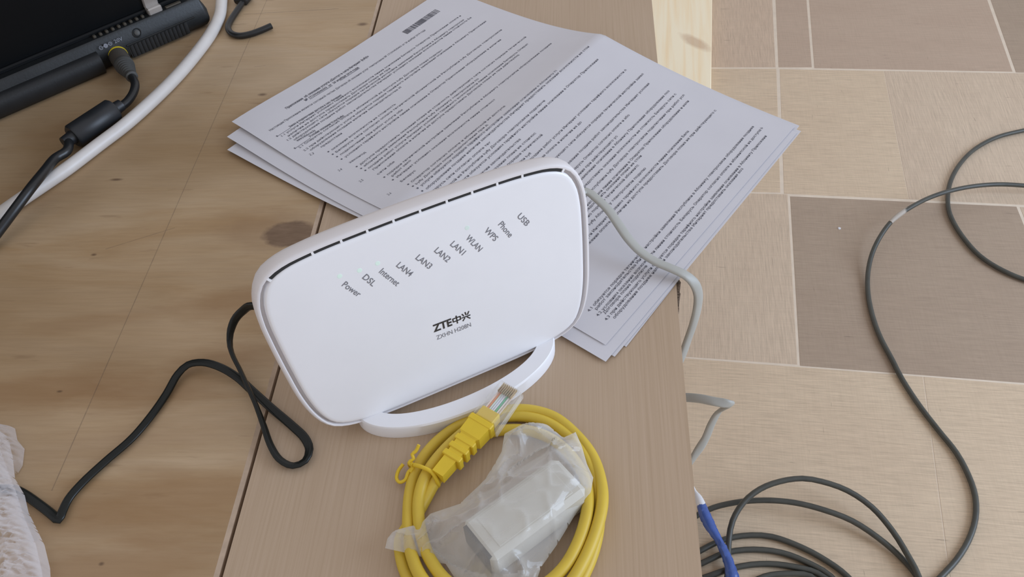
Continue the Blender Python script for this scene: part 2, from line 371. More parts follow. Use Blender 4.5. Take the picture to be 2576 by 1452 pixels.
# ================================================================== table
seamA, seamB = at(963, 0)[:2], at(560, 1452)[:2]; sd = unit(seamB - seamA); sA = seamA - sd * 450; sB = seamB + sd * 320
edgeA, edgeB = at(1637, 0)[:2], at(1768, 1452)[:2]; ed = unit(edgeB - edgeA); eA = edgeA - ed * 450; eB = edgeB + ed * 320
tb = thing('work_table', 'table topped with brown plywood and a beige laminate board joined side by side', 'table', V(-250, 400, Zf))
sn = V(-sd[1], sd[0]); sn = sn if sn[0] < 0 else -sn
s1, s2 = sA + sn * 1.0, sB + sn * 1.0
st1, st2 = sA + sn * 4.0, sB + sn * 4.0
mb = MB(); mb.prism([st1, (-760, st1[1]), (-760, st2[1]), st2], -18, 0); mb.build('plywood_panel', PLY, tb)
mb = MB(); mb.hexa([V(*s1, -18), V(*st1, -18), V(*st2, -18), V(*s2, -18), V(*(s1 + sn * .8), -.5), V(*st1, 0.02), V(*st2, 0.02), V(*(s2 + sn * .8), -.5)]); mb.build('edge_strip', PLYEDGE, tb)
nt = [at(1700, 640)[:2], at(1708, 690)[:2], at(1700, 690)[:2], at(1706, 783)[:2]]
mb = MB(); mb.prism([sA, sB, eB, (edgeA + ed * 0)[:2] if False else eB][:3] + [nt[3], nt[2], nt[0] + 0, eA], -18, .0); mb.build('laminate_panel', BOARD, tb)
mb = MB(); cc = [nt[3], nt[2], at(1702, 655)[:2], at(1713, 665)[:2], at(1716, 696)[:2]]
k = 14; rough = []
ea, eb_ = at(1712, 660)[:2], at(1707.5, 783)[:2]
for i in range(k): rough.append(ea + (eb_ - ea) * i / (k - 1) + V(rng.uniform(-.8, .8), 0))
mb.prism([nt[0]] + rough + [nt[3], nt[2]], -17.5, -1.6); mb.build('chipped_edge', CORE, tb)['label'] = 'dark chipped spot in the board edge'
for (x, y) in ((-690, 1030), (-60, 960), (-690, -60), (-110, -60)):
    mb = MB(); mb.bbox(V(x, y, Zf), V(1, 0, 0), V(0, 1, 0), V(0, 0, 1), (-25, 25), (-25, 25), (0, -Zf - 18), 2); mb.build('leg', PLYEDGE, tb)
mb = MB(); mb.box(V(0, 0, -18), V(1, 0, 0), V(0, 1, 0), V(0, 0, 1), (-715, -85), (-70, -50), (-60, 0)); mb.build('apron', PLYEDGE, tb)
mb = MB(); mb.box(V(0, 0, -18), V(1, 0, 0), V(0, 1, 0), V(0, 0, 1), (-715, -40), (955, 975), (-60, 0)); mb.build('apron', PLYEDGE, tb)

# ================================================================== papers
SX, SY, STH, HL, HR, VR, P1, P2 = -174.405, 474.515, .81555, 4.80, 11.67, 147.97, 3.54, 2.14
def sheet(u, v, drop=0.0, curl=4.5):
    u = np.asarray(u, float); v = np.asarray(v, float); h = HL + (HR - HL) * np.clip(u / 210, -.1, 1.1); L = 297 - VR
    a = np.clip(v / VR, 0, 1); ww = np.clip((v - VR) / L, 0, 1)
    z = np.where(v < VR, a ** P1, (1 - ww) ** P2) * h
    I = (P1 * P1 / VR) * a ** (2 * P1 - 1) / (2 * P1 - 1) + np.where(v > VR, (P2 * P2 / L) * (1 - (1 - ww) ** (2 * P2 - 1)) / (2 * P2 - 1), 0)
    s = v - .5 * h * h * I
    z = z + 2.4 - drop + curl * np.exp(-(u * u + v * v) / 3600.)
    c, t = math.cos(STH), math.sin(STH)
    return np.stack([SX + c * u + t * s, SY + t * u - c * s, z], -1)
def sheet_obj(corners, drop, curl, label):
    TL, TR, BR, BL = [np.array(x, float) for x in corners]
    def fn(a, b):
        a = a[..., None]; b = b[..., None]; q = (TL * (1 - a) + TR * a) * (1 - b) + (BL * (1 - a) + BR * a) * b
        return sheet(q[..., 0], q[..., 1], drop, curl)
    mb = MB(); mb.grid(fn, np.linspace(0, 1, 31), np.linspace(0, 1, 73), .12)
    o = mb.build('paper_sheet', PAPER, base=V(*sheet(105, 148)[:2], 0), smooth=40)
    return tag(o, label, 'paper', 'printed contract pages on the table')
top = sheet_obj(((1.3, 2.9), (210, 0), (206.9, 296.3), (-1.7, 301.2)), 0, 4.5, 'printed page with a barcode, topmost sheet of the folded stack')
sheet_obj(((-9.3, 10.5), (199, 6), (203, 300), (-9.7, 307)), .6, 3.2, 'paper sheet directly beneath the printed barcode page, its margin peeking out')
sheet_obj(((-16.2, 18.5), (193, 12), (206, 301), (-4.2, 308.5)), 1.2, 1.6, 'paper sheet with the lowest left corner, second beneath the barcode page')
sheet_obj(((-3, 14), (212.4, 3), (211, 297.5), (4.6, 309.3)), 1.8, .6, 'bottom paper sheet, showing a thin strip along the stack\'s lower right edge')

WORDS = 'услуги доступа в сети Интернет byfly Оператор обязуется предоставить Абоненту согласно условиям Договора Приложения порядке оказания электросвязи оплате тарифного плана оборудование технической возможности подключения и настройки не позднее абонентской линии при наличии заявления стоимость работ на основании действующего законодательства Республики Беларусь'.split()
wi = [0]
def filler(n):
    s = ''
    while len(s) < n: s += WORDS[wi[0] % len(WORDS)] + ' '; wi[0] += 7 if wi[0] % 3 else 4
    return s[:n].strip()
tx = MB()
def put_text(s, A, B, size, bold=0.0, res=1):
    v, f = text2d(s, bold, res)
    if not len(v): return
    A = np.array(A, float); B = np.array(B, float); wd = v[:, 0].max() - v[:, 0].min(); L = np.linalg.norm(B - A); d = (B - A) / L; n = np.array([d[1], -d[0]])
    x = (v[:, 0] - v[:, 0].min()) * L / wd; y = (v[:, 1] - .25) * size
    uv = A + np.outer(x, d) + np.outer(y, n)
    tx.add(sheet(uv[:, 0], uv[:, 1]) + V(0, 0, .14), f)
def bar(A, B, th):
    A = np.array(A, float); B = np.array(B, float); d = (B - A) / np.linalg.norm(B - A); n = np.array([-d[1], d[0]]) * th / 2
    k = max(1, int(np.linalg.norm(B - A) / 8)); ts = np.linspace(0, 1, k + 1)
    P = np.array([A + (B - A) * t + s * n for t in ts for s in (-1, 1)])
    tx.add(sheet(P[:, 0], P[:, 1]) + V(0, 0, .15), [(2 * i, 2 * i + 1, 2 * i + 3, 2 * i + 2)[::-1] for i in range(k)])
put_text('Приложение  об оказании услуги «Доступ в сети Интернет (byfly)»', (32.5, 20.2), (109.9, 17.7), 3.0, .02)
put_text('№ 1713904346303  от  28 ноября 2014 года', (46.5, 22.9), (95.8, 22.3), 2.9, .02)
bar((49.5, 24.3), (70, 24.0), .3); bar((77, 24.0), (95.8, 23.7), .3)
put_text('Настоящее Приложение является составной частью Договора об оказании услуг электросвязи № 1713904343403 от 28 ноября 2014 года', (10.3, 30.2), (157.4, 28.1), 2.7, .002)
put_text('Заказ и подключение доступа в сеть Интернет', (20.8, 37.1), (66.1, 37.2), 2.6, .02); bar((9.7, 38.2), (20.8, 38.2), .25); bar((9.7, 37.2), (9.7, 38.6), .8)
put_text('Условия оказания Услуг(byfly)', (22.1, 54.6), (51, 55.4), 2.6, .02); bar((8.9, 56), (22.1, 55.9), .25); bar((8.9, 55), (8.9, 56.4), .8)
put_text('www.beltelecom.by', (14.4, 51.3), (29, 52.3), 3.2, .01)
put_text('2.3', (10.2, 68.1), (13, 68.9), 2.9); put_text('2.4', (10.5, 94.1), (12.8, 94.7), 2.9); put_text('2.5', (10.5, 113), (13, 113.4), 2.9); put_text('2.6', (10.8, 137), (13.2, 137.4), 2.9)
NUM = {0: '1.1 ', 2: '1.2 ', 5: '2.1 ', 6: '2.2 ', 50: '4.1 ', 52: '4.2 ', 54: '4.3 '}
TL_ = [((11.5, 40.3), (186.5, 36.9)), ((14.1, 43.4), (107.8, 41.4)), ((11.1, 46.3), (183.5, 42.7)), ((13.8, 49.4), (189, 45.2)), None,
       ((10.8, 57.6), (145.1, 56.4)), ((10.7, 62.2), (190.9, 57.9)), ((13.5, 65), (95.9, 63.8)), ((19.7, 68.2), (37.3, 68.2)),
       ((21.9, 75.6), (79.8, 74.4)), ((21.9, 79.6), (187.7, 75.4)), ((21.9, 83.7), (77.9, 82.9)), ((21.8, 87.8), (177.1, 83.6)), ((19.5, 94.2), (32.8, 94.9)),
       ((22.1, 101.1), (188.4, 97.4)), ((22.3, 104.4), (131, 102.8)), ((22.5, 108.3), (181.8, 104.8)), ((23.1, 111.9), (167.3, 108.2)), ((21.2, 117.5), (35.7, 117.4)),
       ((24.2, 123.1), (188.7, 120.2)), ((24.6, 126.5), (41.9, 125.5)), ((25.5, 130), (116.7, 129.9)), ((23.7, 135.3), (36, 135.4)), ((26.6, 141.5), (113, 141.6)), ((26.4, 145.4), (91.9, 145)), ((26.8, 149), (159.5, 147.7)),
       ((26.9, 153.3), (192.9, 149.6)), ((24, 157.5), (80.8, 157)), ((24, 162), (131.7, 159.6)), ((24, 166), (186.6, 162)), ((24, 171), (94.2, 169.6)), ((24, 174.8), (104.5, 173.5)), ((24, 178.4), (105.8, 177.6)), ((24, 181.5), (88.5, 182.3)),
       ((24, 187.7), (190.2, 182.2)), ((24, 191.2), (130.4, 189.4)), ((24, 199.2), (194.1, 193.2)), ((24, 208.6), (188.5, 201.6)), ((24, 214.3), (154.8, 208.9)), ((24, 219.2), (133.9, 214.3)), ((24, 222.3), (190.5, 215.7)),
       ((24, 227.1), (190.7, 220.7)), ((24, 232.4), (193, 225.5)), ((24, 237), (189.6, 230.9)), ((24, 238.7), (127.9, 235.9)), ((24, 242.2), (120.1, 239.2)), ((24, 245.8), (120.3, 244.1)), ((24, 251.3), (164.4, 246.4)), ((24, 254.4), (192.3, 249.3)), None,
       ((10.8, 281.8), (192.1, 276)), ((14.1, 284), (59.1, 282.5)), ((11, 287.2), (194.2, 281)), ((14.5, 289), (55.2, 287.9)), ((11.3, 292.2), (188.3, 286.6)), ((14.8, 294.8), (153.6, 290))]
for i, ab in enumerate(TL_):
    if ab is None: continue
    L = np.linalg.norm(np.subtract(*ab)); put_text(NUM.get(i, '') + filler(max(3, int(L / 1.72))), ab[0], ab[1], 2.35, .004)
for (u, v) in [(19.5, 75.1), (19.4, 79.2), (19.4, 83.2), (19.4, 87.3), (19.7, 100.6), (20, 104.3), (20.1, 107.9), (21.7, 122.9), (22.6, 129.4), (24.1, 141), (24.2, 144.9), (24.3, 148.7), (24.3, 152.4)]:
    P = np.array([(u + .62 * math.cos(a), v + .62 * math.sin(a)) for a in np.linspace(0, 2 * math.pi, 10, endpoint=False)]); tx.add(sheet(P[:, 0], P[:, 1]) + V(0, 0, .14), [tuple(range(10))[::-1]])
tx.build('printed_text', INK, top)
tx = MB(); x = 0.0; A, B = np.array([146.2, 18.4]), np.array([182.4, 17.4]); wdirs = (B - A) / np.linalg.norm(B - A)
while x < 35.8:
    wd = random.choice([.3, .3, .55, .55, .9]); dn = V(wdirs[1], -wdirs[0]) * 2.75; p0 = A + wdirs * (x + wd / 2); bar(p0 + dn, p0 - dn, wd); x += wd + random.choice([.28, .28, .5, .75])
tx.build('barcode', INK, top)

# ================================================================== router
rt = thing('wifi_router', 'white upright internet router with rounded front and oval foot', 'router', V(-30, 262, 0))
A0 = at(907, 1061, 8); hd = math.radians(22.2); RE = V(math.cos(hd), math.sin(hd), 0); RB = V(-math.sin(hd), math.cos(hd), 0)
TILT = math.radians(80); RU = math.cos(TILT) * RB + math.sin(TILT) * V(0, 0, 1); RN = np.cross(RE, RU)     # RN points out of the front
RC = A0 + RE * 51
half = [(0, -1.3), (20, -1.25), (36, -.9), (49, .2), (57, 2.3), (62.5, 6), (66.3, 13.5), (69, 25), (70.7, 42), (71.8, 60), (72, 71), (70.9, 80.5), (67, 88.5), (60, 92.4), (46, 94.6), (25, 95.5), (0, 95.8)]
loop = half + [(-x, h) for x, h in half[-2:0:-1]]
OUT = catmull(np.array([(x, h, 0) for x, h in loop]), 2.2, True)[:, :2]
seg = np.r_[0, np.cumsum(np.linalg.norm(np.diff(np.vstack([OUT, OUT[:1]]), axis=0), axis=1))]
NO = 132; ts = np.linspace(0, seg[-1], NO, endpoint=False); cl = np.vstack([OUT, OUT[:1]]); OUT = np.stack([np.interp(ts, seg, cl[:, i]) for i in (0, 1)], 1)
tg = np.roll(OUT, -1, 0) - np.roll(OUT, 1, 0); tg /= np.linalg.norm(tg, axis=1)[:, None]; ON = np.stack([tg[:, 1], -tg[:, 0]], 1)
def rpt(x, h, dep): return RC + RE * x + RU * h - RN * dep
SIDE = np.abs(ON[:, 0]) ** .8; BOTT = np.clip(-ON[:, 1], 0, 1)
LOW = SIDE * np.clip((80 - OUT[:, 1]) / 55, 0, 1)             # the side walls lean in towards the foot
GW = 1.05 + .65 * SIDE - .35 * BOTT                      # width of the seam round the front panel
RW = 1.9 + .0 * SIDE - .9 * BOTT                           # width of the rim outside it
def ring(off, dep):
    Q = OUT + ON * (off if np.isscalar(off) else off[:, None]); return [rpt(x, h, dep) for x, h in Q]
E = GW + RW; mb = MB(); mb.rings([ring(-2, 3.4), ring(GW, 3.4), ring(GW, .9), ring(GW + .3, .45), ring(GW + RW * .6, .45), ring(E - .2, .9), ring(E + .15, 1.8), ring(E + .25 - .6 * LOW, 4.0), ring(E + .2 - 1.4 * LOW, 7.2), ring(E - .6 - 1.7 * LOW, 9.8), ring(E - 2.6 - 1.6 * LOW, 11.6), ring(E - 6.4 - LOW, 12.8), ring(-13, 13.4), ring(-30, 14)], False, True)
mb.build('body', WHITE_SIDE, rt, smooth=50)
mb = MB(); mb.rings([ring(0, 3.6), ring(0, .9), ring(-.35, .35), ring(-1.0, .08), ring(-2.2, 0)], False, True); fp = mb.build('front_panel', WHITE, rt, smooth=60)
def face(p):
    q = on_plane(p, RC, RN) - RC; return np.array([q @ RE, q @ RU])
# vent slots in the seam along the top
topi = [i for i in range(NO) if OUT[i][1] > 78]; topi.sort(key=lambda i: OUT[i][0])
ox = np.array([OUT[i][0] for i in topi]); 
def arc_pt(s):
    j = np.clip(s, 0, len(topi) - 1); k = int(min(j, len(topi) - 2)); t = j - k
    a, b = topi[k], topi[k + 1]; return OUT[a] * (1 - t) + OUT[b] * t, unit(ON[a] * (1 - t) + ON[b] * t)
ribs = [face(p)[0] for p in ((682, 709), (791, 650), (863, 620), (928, 593.5), (994, 568.5), (1060, 541.5), (1127, 517), (1190.5, 493), (1253.5, 471.5), (1316, 449.5), (1416, 431))]
ribs_s = [float(np.interp(x, ox, np.arange(len(ox)))) for x in ribs]
for s0, s1 in zip(ribs_s[:-1], ribs_s[1:]):
    g = .25; ss = np.linspace(s0 + g, s1 - g, 9); b = MB(); rs = []
    for s in ss:
        P, N = arc_pt(s); gw = 1.03 + .65 * abs(N[0]) ** .8; rs.append([rpt(*(P + N * .02), .75), rpt(*(P + N * gw), .75), rpt(*(P + N * gw), 3.3), rpt(*(P + N * .02), 3.3)])
    b.rings(rs); b.build('vent_slot', DARKVENT, rt)
for s in ribs_s:
    P, N = arc_pt(s); T = V(N[1], -N[0]); b = MB(); O = rpt(*P, 0); e1 = RE * T[0] + RU * T[1]; e2 = RE * N[0] + RU * N[1]
    b.box(O, e1, e2, -RN, (-.5, .5), (-.3, 1.3 + .65 * abs(N[0]) ** .8), (.5, 3.5)); b.build('vent_rib', WHITE, rt)
# print and lamps on the front
def face_text(b, s, A, B, hgt, bold=0.0, res=3, rise=.5):
    v, f = text2d(s, bold, res); A = face(A); B = face(B); L = np.linalg.norm(B - A); d = (B - A) / L; n = V(-d[1], d[0])
    wd = v[:, 0].max() - v[:, 0].min(); x = (v[:, 0] - v[:, 0].min()) * L / wd; hh = .73; y = (v[:, 1] - hh / 2) * hgt / hh
    Q = A + np.outer(x, d) + np.outer(y, n)
    b.add([rpt(q[0], q[1], -.12) for q in Q], f); return b
def lp(x, y): return (820 + x / 3.8204, 500 + y / 3.8204)
for s, a_, b_ in (('Power', (172, 812), (330, 922)), ('DSL', (370, 740), (470, 822)), ('Internet', (530, 685), (700, 820)), ('LAN4', (695, 625), (825, 728)), ('LAN3', (880, 553), (1010, 655)), ('LAN2', (1060, 483), (1185, 590)), ('LAN1', (1213, 422), (1330, 522)), ('WLAN', (1362, 362), (1490, 490)), ('WPS', (1540, 290), (1640, 390)), ('Phone', (1677, 230), (1785, 355)), ('USB', (1858, 152), (1945, 245))):
    b = MB(); face_text(b, s, lp(*a_), lp(*b_), 2.9, .008); b.build('port_label', PRINT, fp)
b = MB(); face_text(b, 'ZTE', lp(1028, 1249), lp(1208, 1180), 4.2, .035); 
def strokes(b, A, B, hgt, lines, th):      # stroke-built characters in a unit square
    A = face(A); B = face(B); d = (B - A); n = unit(V(-d[1], d[0])) * hgt
    for (x0, y0, x1, y1) in lines:
        p = A + d * x0 + n * (y0 - .5); q = A + d * x1 + n * (y1 - .5); e = unit(q - p); m = V(-e[1], e[0]) * th / 2; p = p - e * th * .2; q = q + e * th * .2
        b.add([rpt(*c, -.12) for c in (p - m, q - m, q + m, p + m)], [(0, 1, 2, 3)])
strokes(b, lp(1218, 1176), lp(1296, 1146), 4.4, [(.05, .75, .95, .75), (.05, .35, .95, .35), (.05, .75, .05, .35), (.95, .75, .95, .35), (.5, 1, .5, 0)], .62)
strokes(b, lp(1303, 1142), lp(1386, 1110), 4.4, [(.02, .42, .98, .42), (.12, .9, .26, .6), (.48, 1, .54, .62), (.9, .95, .7, .6), (.35, .3, .08, 0), (.62, .3, .92, 0)], .6)
b.build('brand_logo', PRINT2, fp)
b = MB(); face_text(b, 'ZXHN H208N', lp(1063, 1336), lp(1392, 1206), 2.5, 0); b.build('model_label', PRINT, fp)
def led_mat(name, s):
    t = NT(name); t.set((.74, .84, .79, 1), .4); t.b.inputs['Emission Color'].default_value = (.45, 1.0, .65, 1); t.b.inputs['Emission Strength'].default_value = s; return t.m
LM, LM2 = led_mat('green_lamp', .10), led_mat('dim_green_lamp', .03)
for p, m in ((lp(132, 745), LM), (lp(323, 690), LM), (lp(497, 622), LM), (lp(1357, 280), LM2)):
    q = face(p); b = MB(); b.rings([[rpt(q[0] + r * math.cos(a), q[1] + r * math.sin(a), dp) for a in np.linspace(0, 2 * math.pi, 16, endpoint=False)] for r, dp in ((1.1, .1), (1.1, -.03), (.8, -.06))], False, True); b.build('status_lamp', m, fp)
# oval foot
def ell(a, bf, bb, z, cb=5.0, n=72):
    return [A0 * V(1, 1, 0) + RE * (51 + a * math.cos(t)) + RB * (cb + (bb if math.sin(t) > 0 else bf) * math.sin(t)) + V(0, 0, z) for t in np.linspace(0, 2 * math.pi, n, endpoint=False)]
mb = MB(); mb.rings([ell(51.5, 24, 34, .1), ell(51.5, 24, 34, 7.2), ell(50.8, 23.3, 33.3, 8), ell(42.6, 15.4, 25, 8), ell(42, 14.8, 24.4, 7.2), ell(42, 14.8, 24.4, .1), ell(51.5, 24, 34, .1)], False, False)
mb.build('oval_foot', WHITE, rt, smooth=40)
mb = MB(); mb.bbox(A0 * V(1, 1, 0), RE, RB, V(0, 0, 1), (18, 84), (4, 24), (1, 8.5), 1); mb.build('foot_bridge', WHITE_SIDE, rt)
# sockets on the back
for i, x in enumerate((-50, -30, -14, 2, 18, 40)):
    mb = MB(); O = rpt(x, 36, 13.9); mb.box(O, RE, RU, -RN, (-6, 6), (-5, 5), (-.5, .6)); mb.build('back_socket', DARKVENT if i else BLACKPL, rt)

# ================================================================== cables of the router
# black twin power lead, from behind the router to the bubble wrap
fig8 = [(math.cos(a) * (.62 + .38 * abs(math.cos(a))) * 1.0, math.sin(a) * .62 * (1 - .28 * (abs(math.sin(a)) ** 6))) for a in np.linspace(0, 2 * math.pi, 18, endpoint=False)]
P = px((690, 748, 40), (636, 770, 36), (611, 782, 30), (590, 806, 24), (579, 840, 18), (579, 873, 14), (588, 900, 12), (601, 925, 11), (618, 962, 10), (642.5, 1016, 8), (663, 1070, 5), (680, 1119, 3), (704.7, 1157, 2.4), (738, 1172, 2.4), (767, 1160, 2.4), (778, 1132, 2.4), (767, 1103, 2.4), (738, 1074, 2.4), (684, 1028, 2.6), (634, 983, 3), (597, 949.5, 4), (555, 924.6, 6), (510, 912, 6), (472.5, 918, 5), (447.7, 941, 4), (418.6, 991, 2.4), (381, 1045, 2.2), (331.6, 1103, 2.2), (265, 1161, 2.2), (207, 1215, 2.2), (172, 1256, 2.2), (155, 1292, 2.4), (148, 1308, 2.6), (138, 1301, 2.2), (124, 1289, 1.8), (95, 1267, 1.8), (62, 1244, 1.8), (34, 1231, 1.6), (0, 1230, 1.5), (-60, 1250, 1.5))
P = np.vstack([[rpt(-50, 36, 14.5), rpt(-53, 36, 22)], P[1:]])
C = catmull(P, 2.2); tfrac = np.linspace(0, 1, len(C)); fl_ = []
T = np.gradient(C, axis=0)
cut = len(catmull(P[:14], 2.2))
for i in range(len(C)):
    side = unit(np.cross(T[i], V(0, 0, 1))); k = np.clip((i - cut + 14) / 28, 0, 1); fl_.append(side * k + V(0, 0, 1) * (1 - k) * .9 + side * .15)
mb = MB(); mb.tube(C, 2.15, flat=fl_, shape=fig8)
tag(mb.build('power_lead', CORD2, base=at(400, 1020), smooth=60), 'thin black twin-core power lead looping from behind the router to bubble wrap', 'cable')

# grey flat telephone cord
flat = [(math.copysign(abs(math.cos(a)) ** .55, math.cos(a)), .48 * math.sin(a)) for a in np.linspace(0, 2 * math.pi, 16, endpoint=False)]
P = px((1440, 464, 25), (1473, 481, 24), (1500, 499, 22.5), (1530, 528, 20), (1556, 565, 17.5), (1580, 600, 15), (1612, 634, 12), (1650, 659, 9.5), (1690, 676, 8), (1722, 691, 6), (1745, 711, 1), (1756, 738, -7), (1754, 775, -19), (1744, 815, -32), (1730, 855, -45), (1714, 900, -58), (1690, 950, -72), (1670, 985, -82))
P = np.vstack([[rpt(40, 36, 14.5), rpt(42, 35, 24)], P[1:]])
C = catmull(P, 2.5); T = np.gradient(C, axis=0); T /= np.linalg.norm(T, axis=1)[:, None]; fl_ = []
W1, W2 = unit(V(.35, .94, .0)), unit(V(.75, .55, .1))
for i in range(len(C)):
    k = np.clip((C[i][2] - 0) / 10, 0, 1); s = unit(np.cross(T[i], V(0, 0, 1)) + V(0, 0, .25)) if abs(T[i][2]) < .9 else W1
    if np.dot(s, W1) < 0: s = -s
    fl_.append(s * k + V(.86, .50, 0) * (1 - k))
P2_ = px((1690, 998, -80), (1725, 1000, -78), (1760, 1003, -76), (1800, 1011, -75), (1830, 1016, -76), (1838, 1018, -80), (1826, 1024, -86), (1808, 1036, -93), (1790, 1066, -104), (1774, 1104, -116), (1745, 1150, -128), (1715, 1195, -150), (1700, 1225, -230), (1700, 1225, -330), (1712, 1212, -430), (1733, 1212, Zf + 19))
C2 = catmull(P2_, 1.5); T2 = np.gradient(C2, axis=0); fl2 = []
for i in range(len(C2)):
    k = np.clip((np.linalg.norm(np.diff(C2[:i + 1], axis=0), axis=1).sum() - 24) / 8, 0, 1); fl2.append(unit(V(.1, 1, .25)) * (1 - k) + unit(V(.9, .3, .6)) * k)
pc = thing('telephone_cord', 'flat light grey telephone cord running from the router over the table edge', 'cable', at(1680, 668))
mb = MB(); mb.tube(C, 2.9, flat=fl_, shape=flat); mb.build('cord_run', GREYC, pc, smooth=60)
mb = MB(); mb.tube(C2, 2.7, flat=fl2, shape=flat); mb.build('cord_loop', GREYC, pc, smooth=60)
mid = catmull(np.vstack([C[-3:], px((1640, 1000, -90), (1640, 1005, -92), (1665, 1000, -84)), C2[:2]]), 2.5); mb = MB(); mb.tube(mid, 2.6, flat=[V(.1, 1, .25)] * len(mid), shape=flat); mb.build('cord_bend', GREYC, pc, smooth=60)

# ================================================================== laptop
LO = V(-206.6, 607., 0); LX = unit(V(-.803, -.597, 0)); LY = unit(V(.597, -.803, 0)); LZ = V(0, 0, 1)
lt = thing('laptop', 'black laptop seen from behind, lid open, charger plugged in', 'laptop', LO + LX * 150 - LY * 110)
def lpnt(x, y, z): return LO + LX * x + LY * y + LZ * z
# base: rounded rear right corner
def base_ring(ins, z):
    r = 4.5; pts = []
    for cx, cy, a0 in ((r, -r, 0), (r, -235 + r, 90), (345 - r, -235 + r, 180), (345 - r, -r, 270)):
        for a in np.linspace(a0, a0 + 90, 7):
            ang = math.radians(a); pts.append((cx - (r - ins) * math.sin(ang + math.pi / 2) if False else cx + (r - ins) * math.cos(math.radians(90 + a)), cy + (r - ins) * math.sin(math.radians(90 + a))))
    return [lpnt(x, y, z) for x, y in pts]
mb = MB(); mb.rings([base_ring(2.5, 1.8), base_ring(.6, 4), base_ring(0, 6), base_ring(0, 13), base_ring(1.2, 17), base_ring(3.0, 21.5), base_ring(3.9, 23.2), base_ring(4.3, 23.6)]); mb.build('base', BLACKPL, lt, smooth=30)
for x in (30, 315):
    for y in (-25, -215): mb = MB(); mb.cyl(lpnt(x, y, 0), lpnt(x, y, 2.2), 7); mb.build('foot', DARKVENT, lt)
# battery bar
prof = [(-6, 16.8), (0, 17.2), (3, 16), (5, 13), (5.6, 9), (4.6, 4.5), (2, 1.2), (-6, .6)]
mb = MB(); mb.rings([[lpnt(x, y, z) for y, z in prof] for x in (86.5, 330)]); mb.build('battery', BATT, lt, smooth=60)
# lid leaning back
la = math.radians(13); LU = math.sin(la) * LY + math.cos(la) * LZ; LNn = math.cos(la) * LY - math.sin(la) * LZ
lidO = lpnt(0, -13, 24.2)
mb = MB(); mb.bbox(lidO, LX, LU, LNn, (8, 337), (.5, 215), (-9, 0), 2); mb.build('lid', LIDM, lt)
mb = MB(); mb.bbox(lidO, LX, LU, LNn, (18, 327), (12, 205), (-9.4, -8.9), .1); mb.build('screen', DARKVENT, lt)
mb = MB(); mb.bbox(lpnt(0, -11.5, 23.4), LX, LY, LZ, (9, 335), (-4, 1.6), (-.5, 3.2), 1); mb.build('hinge_bar', LIDM, lt)
# hinge
hg = MB(); hg.bbox(lpnt(0, -7.5, 20), LX, LY, LZ, (30.5, 41), (-4, 2.2), (0, 8), .8); h_ = hg.build('hinge', SILVER, lt)
hg = MB(); hg.bbox(lidO, LX, LU, LNn, (30.5, 41), (3.2, 40), (-.5, 2.6), .8); hg.build('hinge_cover', SILVER, h_)
for i in range(9):
    x = 44.5 + i * 4.55; mb = MB(); mb.bbox(lpnt(x, -7.2, 22), LX, LY, LZ, (0, 2.2), (-1.5, 1.3), (0, 3.2), .5); mb.build('vent_fin', FIN, lt)
mb = MB(); mb.bbox(lpnt(0, -6.8, 21.5), LX, LY, LZ, (16, 28), (-1.5, 1.5), (0, 3.0), .5); mb.build('latch_pad', FIN, lt)
# rear vent grille
mb = MB(); mb.box(lpnt(0, 0, 0), LX, LY, LZ, (19, 65), (-3, .25), (2.2, 11.6)); gr = mb.build('vent_grille', DARKVENT, lt)
for i in range(15):
    mb = MB(); mb.box(lpnt(21 + i * 3, 0, 0), LX, LY, LZ, (0, 1.0), (-1, .75), (2.4, 11.4)); mb.build('vent_slat', BLACKPL, gr)
mb = MB(); mb.bbox(lpnt(0, 0, 12.4), LX, LY, LZ, (12, 66), (-2, .9), (-.5, .7), .4); mb.build('grille_lip', BLACKPL, lt)
# screw
SN = unit(LY * .9 + LZ * .55)
mb = MB(); mb.lathe(lpnt(55, -1.6, 17.6), SN, [(-1, 3.4), (.6, 3.4), (.9, 2.8), (.4, 2.3)], 20); scw = mb.build('screw_recess', BLACKPL, lt, smooth=40)
mb = MB(); mb.lathe(lpnt(55, -1.6, 17.6), SN, [(0, 2.0), (.9, 1.9), (1.3, 1.2)], 16); mb.build('screw', GREYRUB, scw, smooth=50)
# socket marking
RUn = unit(-LY * .33 + LZ * .94); RNn = np.cross(-LX, RUn)
def lt_text(b, s, x, z0, wid, hgt, res=2):
    v, f = text2d(s, 0.01, res); w_ = v[:, 0].max(); 
    b.add([lpnt(x, .0, z0) - LX * (p[0] * wid / w_) + RUn * (p[1] / .73 * hgt) + RNn * .35 for p in v], f)
LGREY = plain('pale_grey_print', (.22, .23, .26, 1), .6)
b = MB(); Ox = lpnt(0, 0, 0); lt_text(b, '20V', 72.5, 17.6, 6.2, 2.6)
def circ(b, x, z, r0, r1, n=18):
    O = lpnt(x, 0, z) + RNn * .35
    rr = [[O - LX * r * math.cos(a) + RUn * r * math.sin(a) for a in np.linspace(0, 2 * math.pi, n, endpoint=False)] for r in (r1, r0)]; b.rings(rr, False, False)
circ(b, 82.5, 18.6, .95, 1.35); circ(b, 79, 18.7, .2, 1.5); circ(b, 75.6, 18.8, .9, 1.3)
def dash(b, x0, x1, z, t=.35):
    b.add([lpnt(x0, 0, z) + RNn * .35 - RUn * t / 2, lpnt(x1, 0, z) + RNn * .35 - RUn * t / 2, lpnt(x1, 0, z) + RNn * .35 + RUn * t / 2, lpnt(x0, 0, z) + RNn * .35 + RUn * t / 2], [(0, 1, 2, 3)])
dash(b, 83.2, 81.8, 18.6); dash(b, 81.2, 80.4, 18.65); dash(b, 77.6, 76.9, 18.75); dash(b, 76.2, 75, 18.8)
b.build('socket_marking', LGREY, lt)

